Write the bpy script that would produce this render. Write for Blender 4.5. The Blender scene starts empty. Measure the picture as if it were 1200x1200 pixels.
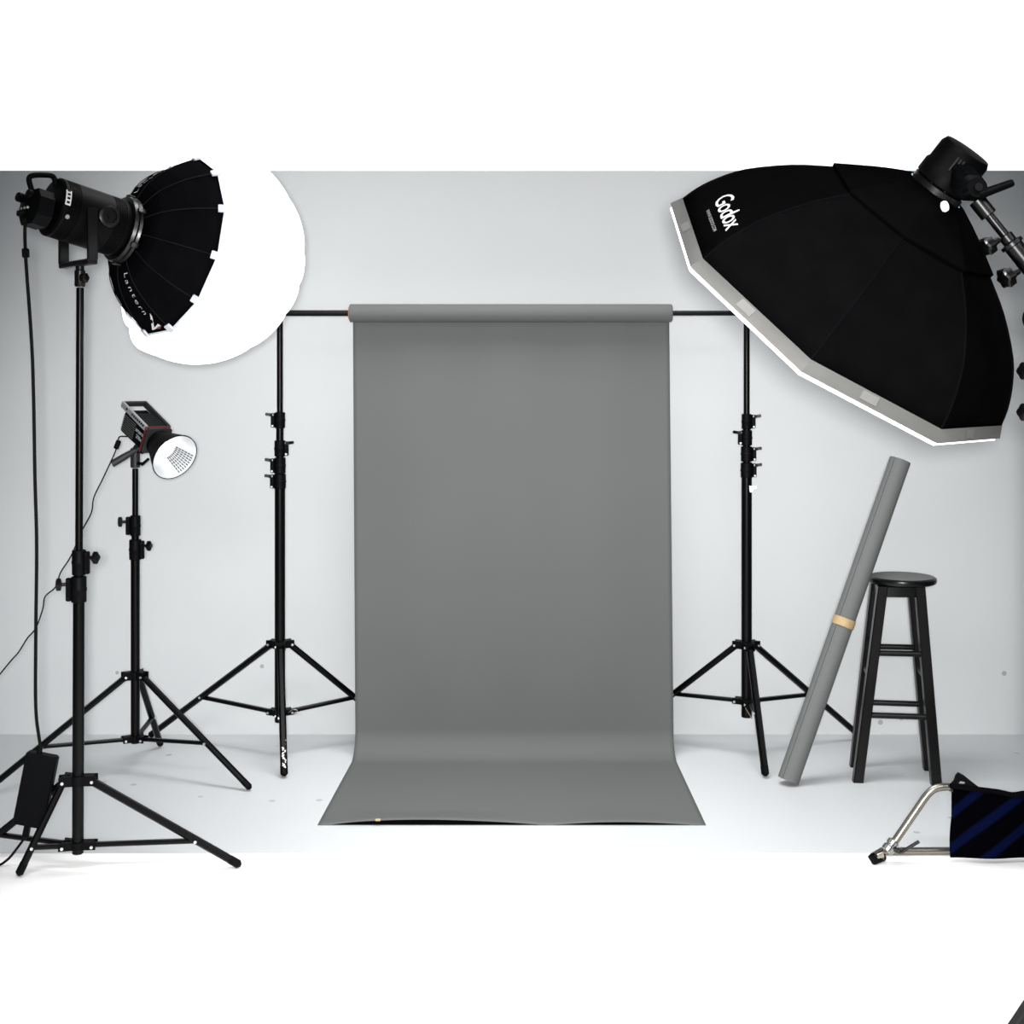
import bpy, bmesh, math, random
from mathutils import Vector as V, Matrix
random.seed(7)
S = bpy.context.scene
COL = S.collection
PI = math.pi
H, HY, F = 1.55, 449.0, 1500.0          # camera height, horizon row, focal length in pixels of a 1200 frame

def at(px, py, Y):                      # pixel + distance -> point of the room
    return V(((px - 600) / F * Y, Y, H + (HY - py) / F * Y))
def fl(px, py):                         # pixel -> point on the floor
    return at(px, py, H * F / (py - HY))
def lerp(a, b, t): return a + (b - a) * t
def frame(axis, ref=V((0, 0, 1))):      # u, v perpendicular to axis (v leans to ref)
    n = axis.normalized()
    if abs(n.dot(ref.normalized())) > .98: ref = V((1, 0, 0))
    v = (ref - n * ref.dot(n)).normalized()
    return v.cross(n).normalized(), v, n

# ------------------------------------------------------------------ materials
def mat(name, col, rough=.5, metal=0., spec=.5, emit=None, estr=0., noise=0., nscale=30., bump=0., coat=0.):
    m = bpy.data.materials.new(name); m.use_nodes = True
    nt = m.node_tree; b = nt.nodes['Principled BSDF']
    b.inputs['Base Color'].default_value = (*col, 1); b.inputs['Roughness'].default_value = rough
    b.inputs['Metallic'].default_value = metal; b.inputs['Specular IOR Level'].default_value = spec
    b.inputs['Coat Weight'].default_value = coat
    if emit:
        b.inputs['Emission Color'].default_value = (*emit, 1); b.inputs['Emission Strength'].default_value = estr
    if noise or bump:
        tc = nt.nodes.new('ShaderNodeTexCoord'); n = nt.nodes.new('ShaderNodeTexNoise')
        n.inputs['Scale'].default_value = nscale; n.inputs['Detail'].default_value = 4
        nt.links.new(tc.outputs['Object'], n.inputs['Vector'])
        if noise:
            mx = nt.nodes.new('ShaderNodeMix'); mx.data_type = 'RGBA'
            mx.inputs[6].default_value = (*[c * (1 - noise) for c in col], 1)
            mx.inputs[7].default_value = (*[min(1, c * (1 + noise)) for c in col], 1)
            nt.links.new(n.outputs['Fac'], mx.inputs[0]); nt.links.new(mx.outputs[2], b.inputs['Base Color'])
        if bump:
            bp = nt.nodes.new('ShaderNodeBump'); bp.inputs['Strength'].default_value = bump; bp.inputs['Distance'].default_value = .002
            nt.links.new(n.outputs['Fac'], bp.inputs['Height']); nt.links.new(bp.outputs['Normal'], b.inputs['Normal'])
    return m

M = {}
M['black'] = mat('black_metal', (.0018, .0018, .002), .36, spec=.25, noise=.3, nscale=60)
M['tube'] = mat('black_tube', (.0010, .0011, .0013), .30, spec=.13, noise=.2, nscale=40)
M['plastic'] = mat('black_plastic', (.0018, .002, .0024), .5, spec=.06, noise=.3, nscale=80)
M['charcoal'] = mat('charcoal_plastic', (.017, .018, .019), .5, spec=.3, noise=.2, nscale=80)
M['darkbody'] = mat('lamp_body', (.0014, .0014, .0016), .5, spec=.06, noise=.3, nscale=50)
M['lightgrey'] = mat('light_grey_trim', (.26, .265, .275), .45, noise=.1)
M['fabric'] = mat('black_fabric', (.0026, .0026, .0032), .8, spec=.0, noise=.35, nscale=14, bump=.15)
M['fabric2'] = mat('black_softbox_fabric', (.0020, .0020, .0022), .8, spec=.0, noise=.35, nscale=14, bump=.15)  # even black cloth tone of the octagonal softbox
M['silver'] = mat('silver_lip', (.105, .105, .102), .6, spec=.15, noise=.18, nscale=9, bump=.1)
M['velcro'] = mat('grey_velcro', (.13, .13, .126), .7, noise=.1)
M['tab'] = mat('silver_tab', (.45, .47, .51), .5, noise=.1)
M['glow'] = mat('lantern_glow', (.9, .9, .9), .8, emit=(1, 1, 1), estr=1.35, noise=.03, nscale=5)
M['diffuser'] = mat('diffuser_glow', (.9, .9, .9), .8, emit=(1, .99, .97), estr=2.4, noise=.03, nscale=5)
M['reflector'] = mat('reflector_silver', (.74, .76, .78), .3, metal=.3, emit=(.95, .98, 1), estr=.10, noise=.05, nscale=40)  # slight emission stands in for lamplight inside the bowl
M['led'] = mat('led_glow', (1, 1, 1), .5, emit=(1, 1, 1), estr=1.3, noise=.02)
M['text'] = mat('white_print', (.62, .60, .60), .6, noise=.05)
M['textgrey'] = mat('grey_print', (.22, .22, .22), .6, noise=.05)
M['textblue'] = mat('pale_print', (.40, .45, .48), .6, noise=.05)
M['red'] = mat('red_trim', (.11, .008, .010), .5, noise=.1)
M['fingrey'] = mat('fin_grey', (.075, .077, .08), .5, noise=.1)
M['chrome'] = mat('chrome', (.33, .33, .32), .25, metal=1., noise=.1, nscale=30)
M['steel'] = mat('dark_steel', (.045, .045, .046), .34, metal=1., noise=.15, nscale=30)
M['tubesteel'] = mat('brushed_tube', (.24, .225, .195), .3, metal=1., noise=.1, nscale=30)
M['rivet'] = mat('rivet', (.62, .64, .66), .35, metal=.7, noise=.1)
M['core'] = mat('cardboard_core', (.33, .13, .06), .8, noise=.2, nscale=60)
M['tape'] = mat('masking_tape', (.40, .285, .145), .6, noise=.22, nscale=55)
M['wood'] = mat('black_lacquer', (.0015, .0015, .0017), .3, spec=.3, noise=.4, nscale=18)
M['cable'] = mat('black_cable', (.003, .003, .0035), .7, spec=.08, noise=.2)
M['tagwhite'] = mat('white_tag', (.8, .8, .8), .6, noise=.05)
M['wire'] = mat('thin_wire', (.45, .40, .36), .35, metal=.8, noise=.1)

def paper_mat(name, col):
    m = mat(name, col, .75, spec=.25, noise=.035, nscale=2.2)
    return m
M['paper'] = paper_mat('grey_paper', (.094, .0985, .0972))
M['paperroll'] = paper_mat('grey_paper_roll', (.090, .094, .094))
M['spareroll'] = paper_mat('spare_paper_roll', (.122, .127, .127))
M['papershade'] = mat('paper_gap_shade', (.006, .006, .006), .9, spec=.1, noise=.2)  # near-black colour painted in as shade beneath the lifted paper edge

def setting_mat(name, col, specks, rough=.6, spec=.3, speckscale=9., thr=.045):
    """matte paint with faint cloudiness and sparse dirt specks"""
    m = mat(name, col, rough, spec=spec)
    nt = m.node_tree; b = nt.nodes['Principled BSDF']; L = nt.links
    tc = nt.nodes.new('ShaderNodeTexCoord')
    n = nt.nodes.new('ShaderNodeTexNoise'); n.inputs['Scale'].default_value = 1.6; n.inputs['Detail'].default_value = 5
    L.new(tc.outputs['Object'], n.inputs['Vector'])
    mx = nt.nodes.new('ShaderNodeMix'); mx.data_type = 'RGBA'
    mx.inputs[6].default_value = (*[c * .96 for c in col], 1); mx.inputs[7].default_value = (*[min(1, c * 1.04) for c in col], 1)
    L.new(n.outputs['Fac'], mx.inputs[0])
    out = mx.outputs[2]
    if specks:
        vo = nt.nodes.new('ShaderNodeTexVoronoi'); vo.inputs['Scale'].default_value = speckscale
        L.new(tc.outputs['Object'], vo.inputs['Vector'])
        sep = nt.nodes.new('ShaderNodeSeparateColor'); L.new(vo.outputs['Color'], sep.inputs[0])
        gt = nt.nodes.new('ShaderNodeMath'); gt.operation = 'GREATER_THAN'; gt.inputs[1].default_value = .76
        L.new(sep.outputs[0], gt.inputs[0])
        lt = nt.nodes.new('ShaderNodeMath'); lt.operation = 'LESS_THAN'; lt.inputs[1].default_value = thr
        L.new(vo.outputs['Distance'], lt.inputs[0])
        z = nt.nodes.new('ShaderNodeSeparateXYZ'); L.new(tc.outputs['Object'], z.inputs[0])
        lo = nt.nodes.new('ShaderNodeMath'); lo.operation = 'LESS_THAN'; lo.inputs[1].default_value = .35   # scuffs stay low on the wall
        L.new(z.outputs[2], lo.inputs[0])
        mu = nt.nodes.new('ShaderNodeMath'); mu.operation = 'MULTIPLY'; L.new(gt.outputs[0], mu.inputs[0]); L.new(lt.outputs[0], mu.inputs[1])
        m2 = nt.nodes.new('ShaderNodeMath'); m2.operation = 'MULTIPLY'; L.new(mu.outputs[0], m2.inputs[0]); L.new(lo.outputs[0], m2.inputs[1])
        m3 = nt.nodes.new('ShaderNodeMath'); m3.operation = 'MULTIPLY'; m3.inputs[1].default_value = specks; L.new(m2.outputs[0], m3.inputs[0])
        mc = nt.nodes.new('ShaderNodeMix'); mc.data_type = 'RGBA'; mc.inputs[7].default_value = (.16, .15, .14, 1)
        L.new(m3.outputs[0], mc.inputs[0]); L.new(out, mc.inputs[6]); out = mc.outputs[2]
    L.new(out, b.inputs['Base Color'])
    return m
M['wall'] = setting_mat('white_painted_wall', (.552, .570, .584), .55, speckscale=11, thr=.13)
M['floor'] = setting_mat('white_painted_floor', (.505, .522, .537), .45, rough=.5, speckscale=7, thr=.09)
M['apron'] = setting_mat('added_white_sheet', (.93, .93, .93), 0, rough=.6)  # added sheet, paler than the floor so the foreground turns white
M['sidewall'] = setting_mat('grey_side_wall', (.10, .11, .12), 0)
M['added_glowpanel'] = mat('added_white_glow', (.85, .85, .85), .8, emit=(1, 1, 1), estr=1.0, noise=.02, nscale=2)  # made-up glow for the white panel above the wall

def stripe_mat():
    m = mat('navy_striped_cloth', (.002, .002, .003), .9, spec=.0)
    nt = m.node_tree; b = nt.nodes['Principled BSDF']; L = nt.links
    tc = nt.nodes.new('ShaderNodeTexCoord')
    dp = nt.nodes.new('ShaderNodeVectorMath'); dp.operation = 'DOT_PRODUCT'; dp.inputs[1].default_value = (-.60, 0, .80)
    L.new(tc.outputs['Object'], dp.inputs[0])
    a = nt.nodes.new('ShaderNodeMath'); a.operation = 'MULTIPLY_ADD'; a.inputs[1].default_value = 1 / .088; a.inputs[2].default_value = .30
    L.new(dp.outputs['Value'], a.inputs[0])
    fr = nt.nodes.new('ShaderNodeMath'); fr.operation = 'FRACT'; L.new(a.outputs[0], fr.inputs[0])
    rp = nt.nodes.new('ShaderNodeValToRGB'); e = rp.color_ramp.elements
    e[0].position = 0; e[0].color = (.0008, .0008, .0015, 1); e[1].position = .60; e[1].color = (.0008, .0008, .0015, 1)
    for p, c in ((.68, (.0016, .003, .017, 1)), (.92, (.0016, .003, .017, 1)), (1., (.0008, .0008, .0015, 1))):
        k = e.new(p); k.color = c
    L.new(fr.outputs[0], rp.inputs[0]); L.new(rp.outputs[0], b.inputs['Base Color'])
    return m
M['stripe'] = stripe_mat()

# ------------------------------------------------------------------ mesh helpers
class MB:
    def __init__(s): s.bm = bmesh.new()
    def ring_sweep(s, rings, cap=True, closed=False):
        bm = s.bm; R = [[bm.verts.new(p) for p in r] for r in rings]
        n = len(R[0]); k = len(R)
        for i in range(k if closed else k - 1):
            a, b = R[i], R[(i + 1) % k]
            for j in range(n):
                try: bm.faces.new((a[j], a[(j + 1) % n], b[(j + 1) % n], b[j]))
                except ValueError: pass
        if cap and not closed:
            bm.faces.new(list(reversed(R[0]))); bm.faces.new(R[-1])
        return s
    def bar(s, p0, p1, w, h, ref=V((0, 0, 1)), ch=.18):
        u, v, n = frame(p1 - p0, ref); c = ch * min(w, h)
        pr = [(w/2-c, -h/2), (w/2, -h/2+c), (w/2, h/2-c), (w/2-c, h/2), (-w/2+c, h/2), (-w/2, h/2-c), (-w/2, -h/2+c), (-w/2+c, -h/2)]
        def ring(p, k): return [p + u * (a * k) + v * (b * k) for a, b in pr]
        L = (p1 - p0).length; e = min(c, L * .2)
        k = 1 - 2 * c / max(w, h)
        return s.ring_sweep([ring(p0, k), ring(p0 + n * e, 1), ring(p1 - n * e, 1), ring(p1, k)])
    def box(s, c, ax, size, ch=.12):             # oriented chamfered box, ax = (x, y, z) unit axes
        x, y, z = ax
        return s.bar(c - z * size[2] / 2, c + z * size[2] / 2, size[0], size[1], y, ch) if True else s
    def cyl(s, p0, p1, r0, r1=None, n=24, ref=V((0, 0, 1)), bev=.0):
        r1 = r0 if r1 is None else r1
        L = (p1 - p0).length
        pr = [(r0, 0), (r1, L)]
        if bev: pr = [(r0 - bev, 0), (r0, bev), (r1, L - bev), (r1 - bev, L)]
        return s.lathe(pr, p0, p1 - p0, n, ref)
    def lathe(s, prof, o, axis, n=32, ref=V((0, 0, 1)), cap=True, mod=None):
        u, v, w = frame(axis, ref)
        rings = []
        for r, a in prof:
            rings.append([o + w * a + (u * math.cos(2*PI*j/n) + v * math.sin(2*PI*j/n)) * r * (mod(2*PI*j/n) if mod else 1) for j in range(n)])
        return s.ring_sweep(rings, cap)
    def tube(s, pts, r, n=10, closed=False):
        pts = [V(p) for p in pts]; k = len(pts); rings = []; pu = None
        for i, p in enumerate(pts):
            if closed: t = (pts[(i+1) % k] - pts[i-1]).normalized()
            else: t = (pts[min(i+1, k-1)] - pts[max(i-1, 0)]).normalized()
            if pu is None: u, v, _ = frame(t)
            else:
                u = (pu - t * pu.dot(t)).normalized(); v = t.cross(u)
            pu = u
            rr = r(i / (k - 1)) if callable(r) else r
            rings.append([p + (u * math.cos(2*PI*j/n) + v * math.sin(2*PI*j/n)) * rr for j in range(n)])
        return s.ring_sweep(rings, True, closed)
    def face(s, pts):
        s.bm.faces.new([s.bm.verts.new(p) for p in pts]); return s
    def extrude(s, pts, vec):                    # closed prism from a planar outline
        a = [s.bm.verts.new(p) for p in pts]; b = [s.bm.verts.new(p + vec) for p in pts]; n = len(pts)
        s.bm.faces.new(a); s.bm.faces.new(list(reversed(b)))
        for i in range(n): s.bm.faces.new((a[i], b[i], b[(i+1) % n], a[(i+1) % n]))
        return s
    def grid(s, fn, nu, nv, wrap=False):
        g = [[s.bm.verts.new(fn(i / nu, j / nv)) for j in range(nv + 1)] for i in range(nu if wrap else nu + 1)]
        for i in range(nu):
            for j in range(nv):
                a, b = g[i], g[(i + 1) % len(g)]
                s.bm.faces.new((a[j], b[j], b[j+1], a[j+1]))
        return s

def catmull(pts, n=8):
    pts = [V(p) for p in pts]; P = [pts[0]*2 - pts[1]] + pts + [pts[-1]*2 - pts[-2]]; out = []
    for i in range(1, len(P) - 2):
        a, b, c, d = P[i-1:i+3]
        for k in range(n):
            t = k / n
            out.append(.5*((2*b) + (c-a)*t + (2*a-5*b+4*c-d)*t*t + (3*b-a-3*c+d)*t**3))
    out.append(pts[-1]); return out

def root_of(o):
    while o.parent: o = o.parent
    return o
def obj(name, mb, m, parent=None, sharp=.6, label=None, recalc=True, solid=0.):
    bm = mb.bm
    off = root_of(parent).location if parent else V((0, 0, 0))
    for v in bm.verts: v.co -= off
    if recalc: bmesh.ops.recalc_face_normals(bm, faces=bm.faces)
    for f in bm.faces: f.smooth = True
    for e in bm.edges:
        if len(e.link_faces) == 2 and e.calc_face_angle(0) > sharp: e.smooth = False
    me = bpy.data.meshes.new(name); bm.to_mesh(me); bm.free()
    me.materials.append(M[m] if isinstance(m, str) else m)
    o = bpy.data.objects.new(name, me); COL.objects.link(o)
    if parent: o.parent = parent
    if label: o['label'] = label
    if solid:
        md = o.modifiers.new('thickness', 'SOLIDIFY'); md.thickness = solid; md.offset = 0
    return o
def thing(name, label, cat, loc, group=None):
    o = bpy.data.objects.new(name, None); COL.objects.link(o); o.location = loc
    o.empty_display_size = .1; o['label'] = label; o['category'] = cat
    if group: o['group'] = group
    return o
def structure(name, mb, m):
    o = obj(name, mb, m); o['kind'] = 'structure'; return o
def text(name, s, size, fn, m, parent, offset=0., shear=0., spacing=1.):
    """lettering as a mesh; fn maps (x, y) of the flat text (centred) to the surface it is printed on"""
    cu = bpy.data.curves.new(name, 'FONT'); cu.body = s; cu.size = size; cu.align_x = 'CENTER'; cu.align_y = 'CENTER'
    cu.offset = offset; cu.shear = shear; cu.space_character = spacing; cu.resolution_u = 3
    t = bpy.data.objects.new(name, cu); COL.objects.link(t)
    dg = bpy.context.evaluated_depsgraph_get(); ev = t.evaluated_get(dg); me = ev.to_mesh()
    mb = MB(); mb.bm.from_mesh(me); ev.to_mesh_clear()
    bpy.data.objects.remove(t); bpy.data.curves.remove(cu)
    for v in mb.bm.verts: v.co = fn(v.co.x, v.co.y)
    return obj(name, mb, m, parent, recalc=False)

# ------------------------------------------------------------------ the setting
WY, CZ, AX = 5.65, 2.488, 4.215           # back wall, ceiling height, edge of the added white floor sheet
def plane(x0, x1, y0, y1, z): return MB().face([V((x0, y0, z)), V((x1, y0, z)), V((x1, y1, z)), V((x0, y1, z))])
SX = 3.3
RZ = 3.35                                 # ceiling height; an added white glowing panel runs above the back wall
structure('wall_back', MB().face([V((-SX, WY, 0)), V((SX, WY, 0)), V((SX, WY, CZ)), V((-SX, WY, CZ))]), 'wall')
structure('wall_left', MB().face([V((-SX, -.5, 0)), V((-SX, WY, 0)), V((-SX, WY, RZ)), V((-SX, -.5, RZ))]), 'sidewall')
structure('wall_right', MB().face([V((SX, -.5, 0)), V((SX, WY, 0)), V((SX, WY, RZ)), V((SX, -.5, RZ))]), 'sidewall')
structure('floor', plane(-SX, SX, -.5, WY, 0), 'floor')
structure('added_sheet_1', MB().box(V((0, (AX + 1.2) / 2, .001)), (V((1, 0, 0)), V((0, 1, 0)), V((0, 0, 1))), (2*SX, AX - 1.2, .002)), 'apron')  # added white sheet that brightens the foreground floor

structure('added_glow_panel_1', MB().face([V((-SX, WY, CZ)), V((SX, WY, CZ)), V((SX, WY, RZ)), V((-SX, WY, RZ))]), 'added_glowpanel')  # added panel, glows plain white above the wall
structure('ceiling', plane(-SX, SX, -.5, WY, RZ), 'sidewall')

# ------------------------------------------------------------------ stands
def clamp_collar(root, c, r, h, side, kind, tilt=0., name='clamp_collar', m='plastic'):
    """tube collar with a split flange and a lever or a knob on one side"""
    sx = V((side, -.25, 0)).normalized(); up = V((0, 0, 1))
    mb = MB().lathe([(r*.8, 0), (r, .0025), (r, h*.42), (r*1.06, h*.45), (r*1.06, h*.55), (r, h*.58), (r, h-.0025), (r*.8, h)], c - up*h/2, up, 24)
    mb.bar(c + sx*(r + .007) - up*h*.44, c + sx*(r + .007) + up*h*.44, .016, .018, V((0, 1, 0)))
    col = obj(name, mb, m, root)
    if kind == 'lever':
        k = MB()
        b = c + sx*(r + .012) + up*h*.33
        k.cyl(b - V((0, .016, 0)), b + V((0, .016, 0)), .007, n=12)
        k.bar(b, b + sx*.026 + up*(.004 if tilt == 0 else tilt), .012, .009, V((0, 1, 0)))
        obj('lever', k, 'black', col)
    else:
        k = MB(); b = c + sx*(r + .010) + up*h*.2
        k.cyl(b, b + sx*.022, .006, n=10)
        k.lathe([(.010, .018), (.017, .021), (.017, .033), (.011, .036)], b, sx, 16, mod=lambda t: 1 + .16*math.cos(4*t))
        obj('knob', k, 'black', col)
    for dz in (-.34, .34):
        bb = c + sx*(r + .007) + up*h*dz + V((0, -.009, 0))
        obj('bolt', MB().cyl(bb, bb + V((0, -.004, 0)), .0042, n=10), 'rivet' if kind == 'lever' else 'black', col, label='small bright metal bolt' if kind == 'lever' else None)
    return col

def stand(name, label, base, zt, tubes, collars, hub, low, feet, hr=.03, lw=.022, bfrac=.55, group=None, lean=0., cat='light stand', hubdir=None):
    """tubes: (name, z0, z1, r); collars: (z0, z1, r, side, kind); hub / low: heights of leg hub and brace hub"""
    bx = V((base.x, base.y, 0)); root = thing(name, label, cat, bx, group)
    P = lambda z: V((bx.x + lean*z, bx.y, z))
    for nm, z0, z1, r in tubes:
        obj(nm, MB().cyl(P(z0), P(z1), r, n=24, bev=.002), 'tube', root)
    for z0, z1, r, sd, kd in collars:
        clamp_collar(root, P((z0 + z1)/2), r, z1 - z0, sd, kd)
    tr = tubes[0][3]
    dirs = []
    for f in feet:
        d = V((f.x - bx.x, f.y - bx.y, 0)).normalized(); dirs.append(d)
    up = V((0, 0, 1))
    def hubmesh(z, h):
        mb = MB().lathe([(tr + .002, 0), (tr + .008, .002), (tr + .008, h - .002), (tr + .002, h)], P(z) - up*h/2, up, 24)
        for d in dirs:
            sd = d.cross(up)
            for q in (-1, 1):
                mb.bar(P(z) + d*(tr*.6) + sd*(q*lw*.62), P(z) + d*(tr + hr) + sd*(q*lw*.62), .005, h*.92, up)
            mb.bar(P(z) + d*(tr*.5) + up*h*.3, P(z) + d*(tr + hr*.8) + up*h*.3, lw*1.2, h*.3, up)
        return mb
    hb = obj('leg_hub', hubmesh(hub, .034), 'plastic', root)
    lb = obj('brace_hub', hubmesh(low, .026), 'plastic', root)
    for d in dirs:
        sd = d.cross(up)
        if sd.y > 0: sd = -sd
        for hh, z in ((hb, hub), (lb, low)):
            b = P(z) + d*(tr + hr*.72) + sd*(lw*.62 + .002) - up*.003
            obj('rivet', MB().cyl(b, b + sd*.004, .0048, n=10), 'rivet', hh, label='small bright metal rivet')
    for f, d in zip(feet, dirs):
        a = P(hub) + d*(tr + hr*.7) - up*.006
        g = V((f.x, f.y, .012))
        n = (g - a).normalized()
        lg = obj('leg', MB().bar(a, g - n*.006, lw, lw*.86, up, .3), 'tube', root)
        obj('foot_cap', MB().bar(g - n*.045, g + n*.004, lw*1.06, lw*.95, up, .34), 'plastic', lg)
        m = a.lerp(g, bfrac) - up*.002
        c0 = P(low) + d*(tr + hr*.7)
        br = obj('brace', MB().bar(c0, m, lw*.72, lw*.55, up, .25), 'tube', root)
        sd = d.cross(up)
        if sd.y > 0: sd = -sd
        b = m + sd*(lw*.5)
        obj('rivet', MB().cyl(b, b + sd*.004, .0048, n=10), 'rivet', br, label='small bright metal rivet')
    return root

def zat(py, Y): return H + (HY - py)/F*Y

# --- backdrop stands and crossbar
BY = 5.29
grpB = 'backdrop stands'
bL = at(328, 840, BY); zb = zat(367, BY)
st1 = stand('backdrop_stand', 'black backdrop stand left of the grey paper, crossbar on top, legs spread against the wall', bL, zb,
    [('lower_tube', .15, zat(565, BY), .0215), ('middle_tube', zat(570, BY), zat(495, BY), .0155), ('upper_tube', zat(500, BY), zb - .014, .0125)],
    [(zat(573, BY), zat(555, BY), .0245, -1, 'lever'), (zat(555, BY), zat(536, BY), .0235, -1, 'lever'), (zat(535, BY), zat(516, BY), .0225, 1, 'lever'), (zat(502, BY), zat(483, BY), .0215, -1, 'lever')],
    zat(755, BY), zat(835, BY), [fl(333, 912), fl(176, 865), V((-.48, 5.58, 0))], hr=.034, lw=.028, bfrac=.56, group=grpB)
bR = at(875, 830, BY)
st2 = stand('backdrop_stand', 'black backdrop stand right of the grey paper, white tag below its clamps', bR, zb,
    [('lower_tube', .17, zat(553, BY), .0215), ('middle_tube', zat(558, BY), zat(495, BY), .0155), ('upper_tube', zat(500, BY), zb - .014, .0125)],
    [(zat(560, BY), zat(542, BY), .0245, 1, 'lever'), (zat(541, BY), zat(523, BY), .0235, 1, 'lever'), (zat(522, BY), zat(504, BY), .0225, -1, 'lever'), (zat(503, BY), zat(485, BY), .0205, 1, 'lever')],
    zat(756, BY), zat(822, BY), [fl(897, 912), V((.47, 5.59, 0)), fl(1008, 866)], hr=.034, lw=.028, bfrac=.52, group=grpB)
c = at(880, 573, BY) + V((0, -.02, 0))
obj('tag', MB().extrude([c + V((-.012, 0, .014)), c + V((.02, -.006, .016)), c + V((.018, -.006, .002)), c + V((.004, -.004, .0)), c + V((.004, -.003, -.012)), c + V((-.008, 0, -.012))], V((0, .002, 0))), 'tagwhite', st2, label='small white paper tag')
# safety wires by the brace hubs
p = at(334, 833, BY)
obj('safety_wire', MB().tube(catmull([p + V((.02, -.02, .0)), p + V((.035, -.03, .012)), p + V((.055, -.03, .01)), p + V((.05, -.03, -.004)), p + V((.03, -.02, -.006)), p + V((.075, -.02, -.01))], 5), .0016, 6), 'wire', st1, label='thin loop of metal wire')
p = at(871, 826, BY)
obj('safety_wire', MB().tube([p + V((0, -.05, .0)), at(881, 842, 5.2)], .002, 6), 'wire', st2, label='thin metal wire')
# the pale print down its front leg is too worn to read: small scattered marks
hub_p = V((bL.x, BY, zat(755, BY))); foot_p = fl(333, 912) + V((0, 0, .012)); ax_ = (foot_p - hub_p).normalized()
sd_ = ax_.cross(V((0, 0, 1))).normalized(); nr_ = sd_.cross(ax_)
if nr_.y > 0: nr_ = -nr_
mk = MB(); Lg = (foot_p - hub_p).length
for q in range(34):
    t = Lg*lerp(.70, .955, q/33); c = hub_p + ax_*t + nr_*.0195 + sd_*random.uniform(-.007, .007)
    hw, hl = random.uniform(.0015, .0045), random.uniform(.0015, .0035)
    mk.face([c - sd_*hw - ax_*hl, c + sd_*hw - ax_*hl, c + sd_*hw*.7 + ax_*hl, c - sd_*hw + ax_*hl*.8])
obj('worn_print', mk, 'text', st1, recalc=False, label='worn pale print along the front leg')

bar_l, bar_r = at(322, 367, BY), at(882, 367, BY)
cb = thing('crossbar', 'thin black crossbar running behind the softboxes between the two backdrop stands', 'pole', V((0, BY, zb)))
zz = V((0, 0, 0))
obj('outer_tube', MB().cyl(V((bar_l.x, BY, zb)), V((.25, BY, zb)), .0125, n=20, bev=.002), 'tube', cb)
obj('inner_tube', MB().cyl(V((.2, BY, zb)), V((bar_r.x, BY, zb)), .0105, n=20, bev=.002), 'tube', cb)

# --- grey seamless paper
RR = .0375
roll = thing('seamless_paper_backdrop', 'wide grey paper backdrop hanging from a roll on the crossbar and sweeping onto the floor', 'backdrop', V((0, BY, 0)))
x0, x1 = at(410, 0, BY).x, at(787.5, 0, BY).x
obj('paper_roll', MB().ring_sweep([[V((x, BY + math.cos(2*PI*j/40)*r, zb + math.sin(2*PI*j/40)*r)) for j in range(40)] for x, r in
    ((x0, .027), (x0, RR - .003), (x0 + .002, RR), (x1 - .004, RR), (x1, RR - .004), (x1, .027))], False), 'paperroll', roll)
obj('core', MB().ring_sweep([[V((x, BY + math.cos(2*PI*j/32)*r, zb + math.sin(2*PI*j/32)*r)) for j in range(32)] for x, r in
    ((x0 - .004, .020), (x0 - .004, .027), (x1 + .001, .027), (x1 + .001, .020))], False, True), 'core', roll, label='brown cardboard core tube')
PYb, RC, YF = BY + RR, .11, 4.485
path = [(PYb, zb - .0), (PYb, zb - .03)]
for i in range(1, 15): path.append((PYb, lerp(zb - .03, RC + .0015, i/14)))
for i in range(1, 13):
    a = i/12*PI/2; path.append((PYb - RC + RC*math.cos(a), RC + .0015 - RC*math.sin(a)))
for i in range(1, 25): path.append((lerp(PYb - RC, YF, i/24), .0015))
NP = len(path) - 1
def liftz(u, y):
    t = max(0., 1 - (y - YF)/.16)
    l = 0
    if .035 < u < .585: l = .020*math.sin(PI*((u - .035)/.55)**.8)**.8
    elif .6 < u < .985: l = .0115*math.sin(PI*((u - .6)/.385)**.9)
    return l*t*t*(3 - 2*t)
def sweep(i, j):
    k = i*NP; y, z = path[int(round(k))]
    d = 0 if z > .2 else 1
    if z > .12: t = (zb - z)/(zb - .12); xl, xr = lerp(-.662, -.652, t), lerp(.654, .672, t)
    else: t = min(1, max(0, (PYb - y)/(PYb - YF))); xl, xr = lerp(-.652, -.682, t), lerp(.672, .680, t)
    return V((lerp(xl, xr, j), y + (.004*math.sin(7*j*PI)*(1 if z > .3 else 0)), z + liftz(j, y)))
ob = obj('paper_sweep', MB().grid(sweep, NP, 72), 'paper', roll, sharp=3)
ob.data.materials.append(M['papershade'])  # underside carries the painted shade colour
md = ob.modifiers.new('thickness', 'SOLIDIFY'); md.thickness = .0012; md.offset = -1
# make sure the plain grey side is the upper/front one
nz = sum(f.normal.z for f in ob.data.polygons)
if nz < 0: ob.data.flip_normals()
md.material_offset = 1; md.material_offset_rim = 0
obj('gap_shade_sheet', MB().face([V((-.660, YF + .004, .0009)), V((.664, YF + .004, .0009)), V((.664, YF + .22, .0009)), V((-.660, YF + .22, .0009))]), 'papershade', roll, label='dark sheet standing in for shade under the front edge')  # added dark sheet, imitates the shadow gap below the lifted edge
c = V((-.47, YF - .001, liftz(.155, YF) + .0035))
obj('tape', MB().box(c, (V((1, 0, 0)), V((0, 1, 0)), V((0, 0, 1))), (.019, .012, .006)), 'tape', roll, label='small piece of tan masking tape at the front edge')

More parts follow.
